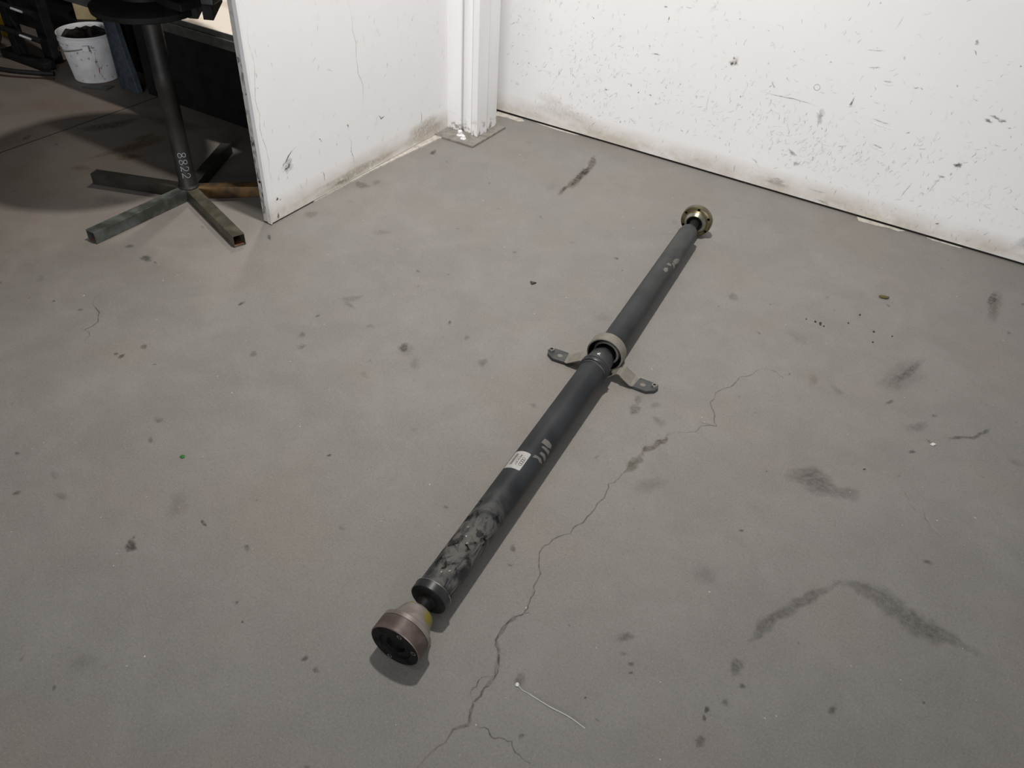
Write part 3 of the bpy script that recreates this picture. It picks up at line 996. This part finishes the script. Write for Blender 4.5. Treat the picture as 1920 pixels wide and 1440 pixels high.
# dusty finger marks and streaks on the tubes
TM = Marks(lambda u, v: cyl(u, v, RT, .0003))
FG = (.15, .14, .13)
for p in ([(.616, 20), (.633, 21), (.636, 38), (.636, 62), (.627, 69), (.618, 49)], [(.604, 30), (.611, 32), (.620, 71), (.609, 78)],
          [(.585, 38), (.594, 40), (.599, 60), (.596, 81), (.586, 79), (.588, 58)], [(.561, 24), (.573, 27), (.579, 56), (.575, 78), (.568, 60), (.570, 42)]):
    TM.poly(p, FG, 3.0, .86)
rnd = random.Random(9)
for i in range(46):                                     # dark wiped streaks through the dust
    s_ = rnd.uniform(.155, .37)
    th = rnd.uniform(-60, 70)
    pts = [(s_ + .012 * k * rnd.uniform(.3, 1), th + 9 * k * rnd.choice((-1, 1, 1)) * .6) for k in range(4)]
    # u in metres, v in degrees: squeeze widths by working in metres and converting
    P0 = [(a, math.radians(b) * RT) for a, b in pts]
    TMs = P0
    (globals().setdefault('STREAK', [])).append((TMs, rnd.uniform(.004, .010), rnd.choice(((.010, .010, .010), (.012, .011, .010), (.15, .145, .14))), rnd.uniform(.4, .85), i))
TM.build('finger_smears', SH)
TS = Marks(lambda u, v: cyl(u, math.degrees(v / RT), RT, .00035))
for P0, wd, col, stg, i in STREAK:
    TS.stroke(P0, wd, col, stg, i, .3, sub=2)
for s_, th in ((.170, 3), (.182, 22), (.275, 0), (.26, 15), (.30, -15)):
    TS.blob(s_, math.radians(th) * RT, .0035, .0020, .5, (.42, .42, .41), .9, seed=int(s_ * 1000))
TS.build('dust_streaks', SH)
R2 = .0342
TR = Marks(lambda u, v: cyl(u, v, R2, .0006))
for p in ([(1.538, 20), (1.555, 22), (1.565, 37), (1.55, 47), (1.533, 37)], [(1.572, 19), (1.59, 22), (1.593, 45), (1.583, 46)],
          [(1.611, 35), (1.639, 43), (1.668, 71), (1.657, 82), (1.613, 63)], [(1.601, 38), (1.612, 45), (1.613, 77), (1.594, 75)]):
    TR.poly(p, (.17, .16, .145), 2.6, .85)
TR.build('finger_smears', SH)

# ---------------------------------------------------------------- five-legged work stand
HX, HY = -2.387, 1.711
ST = thing('work_stand', 'black round-top work stand on a post with five square-tube legs behind the white partition', 'work stand', (HX, HY, 0))
legs = [(math.radians(-90), .417, 0), (math.radians(-19.5), .430, 1), (math.radians(200), .386, 2), (math.radians(117), .385, 3), (math.radians(41), .395, 4)]
for a, L, k in legs:
    M = Matrix.Rotation(a, 4, 'Z')
    bm = bmesh.new()
    W, Wi, Z0, Z1 = .021, .0185, .001, .043
    i0 = .026
    o_ = [bm.verts.new((x, y, z_)) for x in (i0, L) for (y, z_) in ((-W, Z0), (W, Z0), (W, Z1), (-W, Z1))]
    i_ = [bm.verts.new((x, y, z_)) for x in (L - .20, L) for (y, z_) in ((-Wi, Z0 + .0025), (Wi, Z0 + .0025), (Wi, Z1 - .0025), (-Wi, Z1 - .0025))]
    for q in range(4):
        r = (q + 1) % 4
        bm.faces.new((o_[q], o_[r], o_[4 + r], o_[4 + q]))
        bm.faces.new((i_[q], i_[4 + q], i_[4 + r], i_[r]))
        bm.faces.new((o_[4 + q], o_[4 + r], i_[4 + r], i_[4 + q]))
    bm.faces.new(o_[:4])
    bm.faces.new(i_[:4])
    for v in bm.verts:
        v.co = M @ v.co
    lg = obj('leg', bm, M_legbase[k], ST, bevel=.0006)
    lg['label'] = ['grey green square-tube leg', 'olive square-tube leg with a rusty open end', 'dark brown square-tube leg', 'mill-scaled square-tube leg', 'rust-patched square-tube leg'][k]
    bm = bmesh.new()
    box(bm, L - .19, L - .004, -Wi + .0005, Wi - .0005, Z0 + .0026, Z0 + .0032, M)
    obj('tube_lining', bm, M_rust, lg)
bm = bmesh.new()
prism(bm, [(.034 * math.cos(2 * PI * k / 10), .034 * math.sin(2 * PI * k / 10)) for k in range(10)], .001, .0445)
obj('leg_hub', bm, M_legbase[2], ST, bevel=.002)
bm = bmesh.new()
vlathe(bm, [(.0445, .037), (.047, .037), (.052, .0325), (.055, .031), (.40, .031), (.402, .0325), (.47, .0325), (.472, .0310), (.655, .0310)], (0, 0), 36)
po = obj('post', bm, M_post, ST, smooth=True)
# chalked number, written down the post
bm = bmesh.new()
glyph = {'8': [[(.5, 1.0), (.15, .86), (.2, .62), (.5, .5), (.85, .3), (.8, .06), (.45, 0), (.12, .12), (.18, .36), (.5, .5), (.78, .66), (.82, .9), (.5, 1.0)]],
         '2': [[(.1, .72), (.25, .96), (.6, 1.0), (.85, .78), (.7, .5), (.35, .25), (.05, .02), (.4, .06), (.9, .0)]]}
TH0 = math.atan2(-HY, -HX)
zz = .186
for ch in '8822':
    for stroke in glyph[ch]:
        pts = [Vector((p.x, p.y)) for p in spline([(x, y, 0) for x, y in stroke], 4)]
        rows = []
        for i, p in enumerate(pts):
            d = (pts[min(i + 1, len(pts) - 1)] - pts[max(i - 1, 0)]).normalized()
            nn = Vector((-d.y, d.x)) * .0010
            rr = []
            for s_ in (-1, 1):
                gx = p.x * .021 + nn.x * s_
                gy = (p.y - .5) * .027 + nn.y * s_
                th = TH0 + gy / .0312
                rr.append(bm.verts.new((.0317 * math.cos(th), .0317 * math.sin(th), zz - gx)))
            rows.append(rr)
        for a, b in zip(rows, rows[1:]):
            bm.faces.new((a[0], a[1], b[1], b[0]))
    zz -= .0262
cn = obj('chalk_number', bm, M_chalk, po)
cn['label'] = 'chalked number 8822 reading down the post'
bm = bmesh.new()
vlathe(bm, [(.652, .06), (.652, .150), (.660, .170), (.676, .172), (.690, .150), (.700, .09), (.96, .085)], (0, 0), 48)
obj('hub_dish', bm, M_blacksteel, ST, smooth=True)
bm = bmesh.new()
vlathe(bm, [(.945, .312), (.950, .320), (.968, .324), (.985, .322), (.990, .312)], (0, 0), 64)
obj('round_top', bm, M_blacksteel, ST, smooth=True)
Mb = Matrix.Translation((.165, .095, .012)) @ Matrix.Rotation(math.radians(25), 4, 'Z')
bm = bmesh.new()
box(bm, -.055, .050, -.055, .10, .682, .944, Mb)
cl = obj('clamp_block', bm, M_greysteel, ST, bevel=.006)
for dx in (-.040, .010):
    bm = bmesh.new()
    vs = box(bm, dx, dx + .034, -.058, .03, .640, .684, Mb)
    for i in (0, 4):
        vs[i].co.z += .0
    for i in (2, 6):
        vs[i].co.z += .034
    obj('clamp_lug', bm, M_blacksteel, cl, bevel=.002)
bm = bmesh.new()
box(bm, .08, .20, -.03, .05, .690, .715)
obj('clamp_arm', bm, M_blacksteel, ST, bevel=.003)

# ---------------------------------------------------------------- low work bench behind the partition
BN = thing('work_bench', 'low steel work bench with a worn white top beyond the partition', 'bench', (-2.75, 2.5, 0))


def bb(name, dims, m, bevel=0, parent=BN):
    x0, x1, y0, y1, z0, z1 = dims
    return boxo(name, (x0 + 2.75, x1 + 2.75, y0 - 2.5, y1 - 2.5, z0, z1), m, parent, bevel)


bb('bench_top', (-3.47, -2.12, 2.062, 2.85, .468, .486), M_benchtop, .002)
ap = bb('apron', (-3.47, -2.12, 2.050, 2.060, .432, .470), M_benchedge, .002)
bb('top_lip', (-3.47, -2.12, 2.055, 2.061, .4705, .490), M_benchedge, .001)
bb('lip_edge', (-3.47, -2.12, 2.0475, 2.0545, .4685, .4705), M_bush, 0, ap)
bb('lower_panel', (-3.31, -2.12, 2.275, 2.295, .0, .432), M_blacksteel, .001)
bb('end_panel', (-3.31, -3.29, 2.297, 2.85, .0, .466), M_blacksteel, .001)
bm = bmesh.new()      # tapered blue leg: narrow at the top, wide at the floor
pr = [(-3.452, 0), (-3.345, 0), (-3.415, .432), (-3.452, .432)]
a = [bm.verts.new((x + 2.75, 2.245 - 2.5, z_)) for x, z_ in pr]
b = [bm.verts.new((x + 2.75 + .004, 2.270 - 2.5, z_)) for x, z_ in pr]
bm.faces.new(a)
bm.faces.new(b)
for i in range(4):
    bm.faces.new((a[i], a[(i + 1) % 4], b[(i + 1) % 4], b[i]))
lg = obj('leg', bm, M_bluesteel, BN, bevel=.002)
lg['label'] = 'blue-grey tapered leg'
bm = bmesh.new()
box(bm, -3.456 + 2.75, -3.451 + 2.75, 2.235 - 2.5, 2.33 - 2.5, 0, .432)
obj('leg_flange', bm, M_bluesteel, lg)

# ---------------------------------------------------------------- bucket and clutter in the dark corner
BX, BY = -3.665, 2.27
BK_ = thing('bucket', 'dirty white plastic bucket of dark scraps with a wire handle', 'bucket', (BX, BY, 0))
bm = bmesh.new()
vlathe(bm, [(.001, 0), (.001, .096), (.005, .100), (.160, .1180), (.161, .1215), (.165, .1215), (.167, .1185), (.184, .1205), (.185, .1255), (.190, .1255), (.192, .1215), (.206, .1230), (.210, .1265), (.214, .1260), (.214, .121), (.02, .096), (.015, 0)], (0, 0), 56, caps=False)
obj('body', bm, M_bucket, BK_, smooth=True)
bm = bmesh.new()
rnd = random.Random(2)
vlathe(bm, [(.182, .116), (.188, .09), (.194, .06), (.197, .03), (.195, 0)], (0, 0), 26, caps=False)
for v in bm.verts:
    if math.hypot(v.co.x, v.co.y) < .11:
        v.co.z += rnd.uniform(-.012, .026)
tr = obj('scraps', bm, M_trash, BK_)
tr['kind'] = 'stuff'
bm = bmesh.new()
ang = math.radians(-130)
hp = []
for k in range(17):
    u = PI * k / 16
    a = ang - PI / 2
    base = Vector((.132 * math.cos(u) * math.cos(a), .132 * math.cos(u) * math.sin(a), .172))
    hp.append(base + Vector((math.cos(ang), math.sin(ang), 0)) * .132 * math.sin(u) + Vector((0, 0, -.030 * math.sin(u))))
tube(bm, hp, .0022, 8)
obj('handle', bm, M_wire, BK_, smooth=True)
for sgn in (-1, 1):
    a = ang - PI / 2
    bm = bmesh.new()
    box(bm, .116, .136, -.014, .014, .156, .182, Matrix.Rotation(a if sgn > 0 else a + PI, 4, 'Z'))
    obj('handle_ear', bm, M_bucket, BK_, bevel=.004)
LB = Marks(lambda u, v: ((.1005 + (v - .005) * .1161 + .0012) * math.cos(u), (.1005 + (v - .005) * .1161 + .0012) * math.sin(u), v))
rnd = random.Random(12)
a0 = math.atan2(-BY, -BX)
for pts, wd, col in (([(.02, .06), (.10, .12), (.14, .16)], .006, (.28, .03, .03)), ([(.22, .03), (.06, .10)], .005, (.30, .04, .04)), ([(.05, .02), (.30, .09)], .005, (.30, .05, .05)), ([(.12, .13), (.10, .02)], .005, (.05, .05, .05)),
                     ([(-.02, .16), (.12, .165), (.22, .13)], .008, (.25, .24, .23)), ([(-.08, .155), (.02, .15)], .012, (.25, .24, .23)), ([(-.15, .02), (-.1, .05)], .006, (.1, .1, .1))):
    P0 = [(a0 + a, b) for a, b in pts]
    LB.stroke(P0, wd * 2.2, col, .8, 2, .1, sub=2)
for i in range(14):
    LB.blob(a0 + rnd.uniform(-1, .8), rnd.uniform(.01, .18), .05, .006, 0, (.2, .19, .18), rnd.uniform(.3, .7), seed=i)
LB.build('scribbles', BK_)

CR = thing('storage_crate', 'black open crate standing between the white bucket and the blue bench leg', 'crate', (-3.585, 2.53, 0))
bm = bmesh.new()
box(bm, -.06, .13, -.10, .18, .0, .016)
obj('bottom', bm, M_blacksteel, CR)
for nm, dm in (('side_wall', (-.06, -.048, -.10, .18, .016, .30)), ('side_wall', (.118, .13, -.10, .18, .016, .30)), ('end_wall', (-.047, .117, -.10, -.088, .016, .30)), ('end_wall', (-.047, .117, .168, .18, .016, .30))):
    boxo(nm, dm, M_blacksteel, CR, .002)
wb = tag(boxo('wood_block', (0, .096, 0, .07, .1275, .25), M_card, None, .004, Matrix.Translation((-4.086, 2.502, 0)) @ Matrix.Rotation(.642, 4, 'Z')), 'yellowed wooden block on the black shelf above the bucket', 'block')
SHF = thing('shelf_unit', 'black steel shelf unit against the dark back wall', 'shelf', (-4.0, 2.745, 0))
for z0 in (.105, .62, 1.1):
    boxo('shelf_board', (-.85, .33, -.26, .34, z0 - .0, z0 + .022), M_blacksteel, SHF, .002)
for x in (-.85, .25):
    for y in (-.26, .30):
        boxo('upright', (x, x + .04, y, y + .04, 0, 1.3), M_blacksteel, SHF, .002) if False else boxo('upright', (x + (-.041 if x < 0 else .041), x + (-.001 if x < 0 else .081), y, y + .04, 0, 1.3), M_blacksteel, SHF, .002)
boxo('back_panel', (-.85, .33, .345, .36, 0, 1.3), M_blacksteel, SHF)
boxo('front_panel', (-.85, .33, -.24, -.225, .0, .104), M_blacksteel, SHF)

RK = thing('parts_rack', 'black slanted-arm steel parts rack with pale bolt ends painted as glints at the dark shop corner', 'rack', (-4.05, 2.22, 0))
for (x, y, w_) in ((-.085, -.06, .05), (.03, .02, .075)):
    boxo('upright', (x, x + w_, y, y + .05, 0, .95), M_blacksteel, RK, .003)
boxo('base_rail', (-.18, .16, -.07, -.01, .0, .04), M_blacksteel, RK, .003)
for z0 in (.16, .28, .40, .52):
    bm = bmesh.new()
    tube(bm, [(-.19, -.115, z0 + .025), (.0, -.08, z0), (.17, -.045, z0 - .02)], .013, 10)
    arm = obj('rack_arm', bm, M_blacksteel, RK, smooth=True)
    for q in (-.15, .10):
        bm = bmesh.new()
        yq = -.08 + .2 * q - .017
        tube(bm, [(q - .032, yq - .006, z0 - .125 * q + .009), (q + .028, yq + .005, z0 - .125 * q + .001)], .0055, 8)
        obj('glint_bolt', bm, M_glint, arm, smooth=True)

# sack, yellow can, cables
bm = bmesh.new()
bmesh.ops.create_icosphere(bm, subdivisions=4, radius=1)
rnd = random.Random(6)
for v in bm.verts:
    n_ = .09 * math.sin(5 * v.co.x + 2 * v.co.z) + .07 * math.sin(7 * v.co.y + 3 * v.co.x)
    v.co = Vector((v.co.x * .145 * (1 + n_), v.co.y * .11 * (1 + n_), max(-.075, v.co.z * .10 * (1 + n_)) + .076))
o = obj('cloth_sack', bm, M_sack, None, smooth=True)
o.location = (-4.45, 2.15, 0)
tag(o, 'grey-brown cloth sack slumped on the floor beside the black rack', 'sack')
YC = thing('plastic_bottle', 'yellow plastic bottle behind the cloth sack', 'bottle', (-4.535, 2.365, 0))
bm = bmesh.new()
vlathe(bm, [(0, .038), (.004, .040), (.11, .040), (.13, .032), (.14, .017), (.150, .017)], (0, 0), 28)
obj('body', bm, M_yellow, YC, smooth=True)
bm = bmesh.new()
vlathe(bm, [(.150, .019), (.168, .019)], (0, 0), 20)
obj('cap', bm, M_blacksteel, YC, smooth=True)


def cable(pts, r, m, label, name='cable'):
    bm = bmesh.new()
    tube(bm, spline([(x, y, r + dz) for x, y, dz in pts], 8), r, 8)
    return tag(obj(name, bm, m, None, smooth=True), label, 'cable', 'cables on the dark shop floor')


cable([(-4.75, 2.06, .0), (-4.45, 2.0, .0), (-4.22, 2.0, .0), (-4.02, 2.045, .0), (-3.90, 2.10, .0), (-3.82, 2.15, 0)], .011, M_cable, 'thick black cable trailing from under the sack to the bucket')
cable([(-4.20, 1.94, .0), (-4.05, 1.98, .0), (-3.93, 2.03, 0), (-3.83, 2.09, .0), (-3.78, 2.12, 0)], .004, M_redcable, 'thin dark red cable in front of the thick black one')
cable([(-4.62, 1.98, .0), (-4.40, 1.94, .0), (-4.27, 1.945, 0)], .008, M_cable, 'short black cable end at the edge of the photo')
# scrap of sheet by the bucket foot
bm = bmesh.new()
prism(bm, [(-3.60, 2.135), (-3.49, 2.185), (-3.50, 2.235), (-3.60, 2.175)], .0, .004)
tag(obj('sheet_scrap', bm, M_foot, None), 'small dark sheet scrap at the foot of the bucket', 'scrap')

# ---------------------------------------------------------------- small litter on the open floor


def litter(name, label, cat, pts, z1, m, loc, rz=0, bend=0, group=None):
    bm = bmesh.new()
    prism(bm, pts, 0.0002, z1)
    if bend:
        for v in bm.verts:
            v.co.z += bend * abs(v.co.x) / .01
    o = obj(name, bm, m, None, bevel=min(.0008, z1 * .3))
    o.location = (loc[0], loc[1], 0)
    o.rotation_euler = (0, 0, rz)
    return tag(o, label, cat, group)


litter('dry_leaf', 'small curled olive leaf fragment on the floor near the white wall', 'leaf', [(-.017, -.004), (-.006, -.009), (.010, -.007), (.018, .002), (.008, .008), (-.010, .006)], .004, M_leaf, (-.047, 2.595), .2, .002)
litter('plastic_bit', 'tiny bright green plastic bit on the bare floor', 'scrap', [(-.006, -.004), (.003, -.006), (.007, .001), (.001, .006), (-.005, .003)], .003, M_green, (-1.356, .78))
litter('metal_chip', 'small charcoal triangular chip on the floor between partition and shaft', 'scrap', [(-.010, .006), (.012, .007), (.001, -.009)], .005, M_chip, (-1.052, 1.963), .2)
litter('paint_flake', 'small white paint flake at the edge of the dark scrape mark', 'scrap', [(-.008, -.003), (.001, -.006), (.009, .001), (.002, .006)], .003, M_whitebit, (.222, 1.929), .4, .001)
ps = thing('plastic_strand', 'thin pale nylon strand with a white blob at one end near the front', 'strand', (-.35, .724, 0))
bm = bmesh.new()
tube(bm, spline([(.030, -.003, .0008), (.075, -.004, .0016), (.115, -.001, .0014), (.152, -.004, .0009)], 6), .0011, 8)
obj('strand', bm, M_strand, ps, smooth=True)
bm = bmesh.new()
bmesh.ops.create_icosphere(bm, subdivisions=2, radius=.0042)
for v in bm.verts:
    v.co.z = max(v.co.z * .7, -.0022) + .0024
obj('blob', bm, M_whitebit, ps, smooth=True)
bm = bmesh.new()
tube(bm, [(.002, .0, .0018), (.013, -.004, .0012), (.030, -.003, .0008)], .0009, 8)
obj('neck', bm, M_strand, ps, smooth=True)
gi = 0
for dx, dy, r in ((-.012, .002, .0038), (.004, .004, .0044), (.006, -.004, .0036), (.018, -.006, .003), (-.04, .0, .0025), (.16, .06, .0035), (.215, .07, .003), (.10, .13, .0042), (.17, .00, .003), (.08, .06, .003)):
    bm = bmesh.new()
    bmesh.ops.create_icosphere(bm, subdivisions=1, radius=r)
    rnd = random.Random(gi)
    for v in bm.verts:
        v.co *= rnd.uniform(.75, 1.2)
        v.co.z = max(v.co.z, -r * .5) + r * .5
    o = obj('grit_crumb', bm, M_chip, None)
    o.location = (-.19 + dx, 2.31 + dy, 0)
    tag(o, 'tiny dark grit crumb on the floor beside the olive leaf fragment', 'grit', 'grit crumbs near the white wall')
    gi += 1
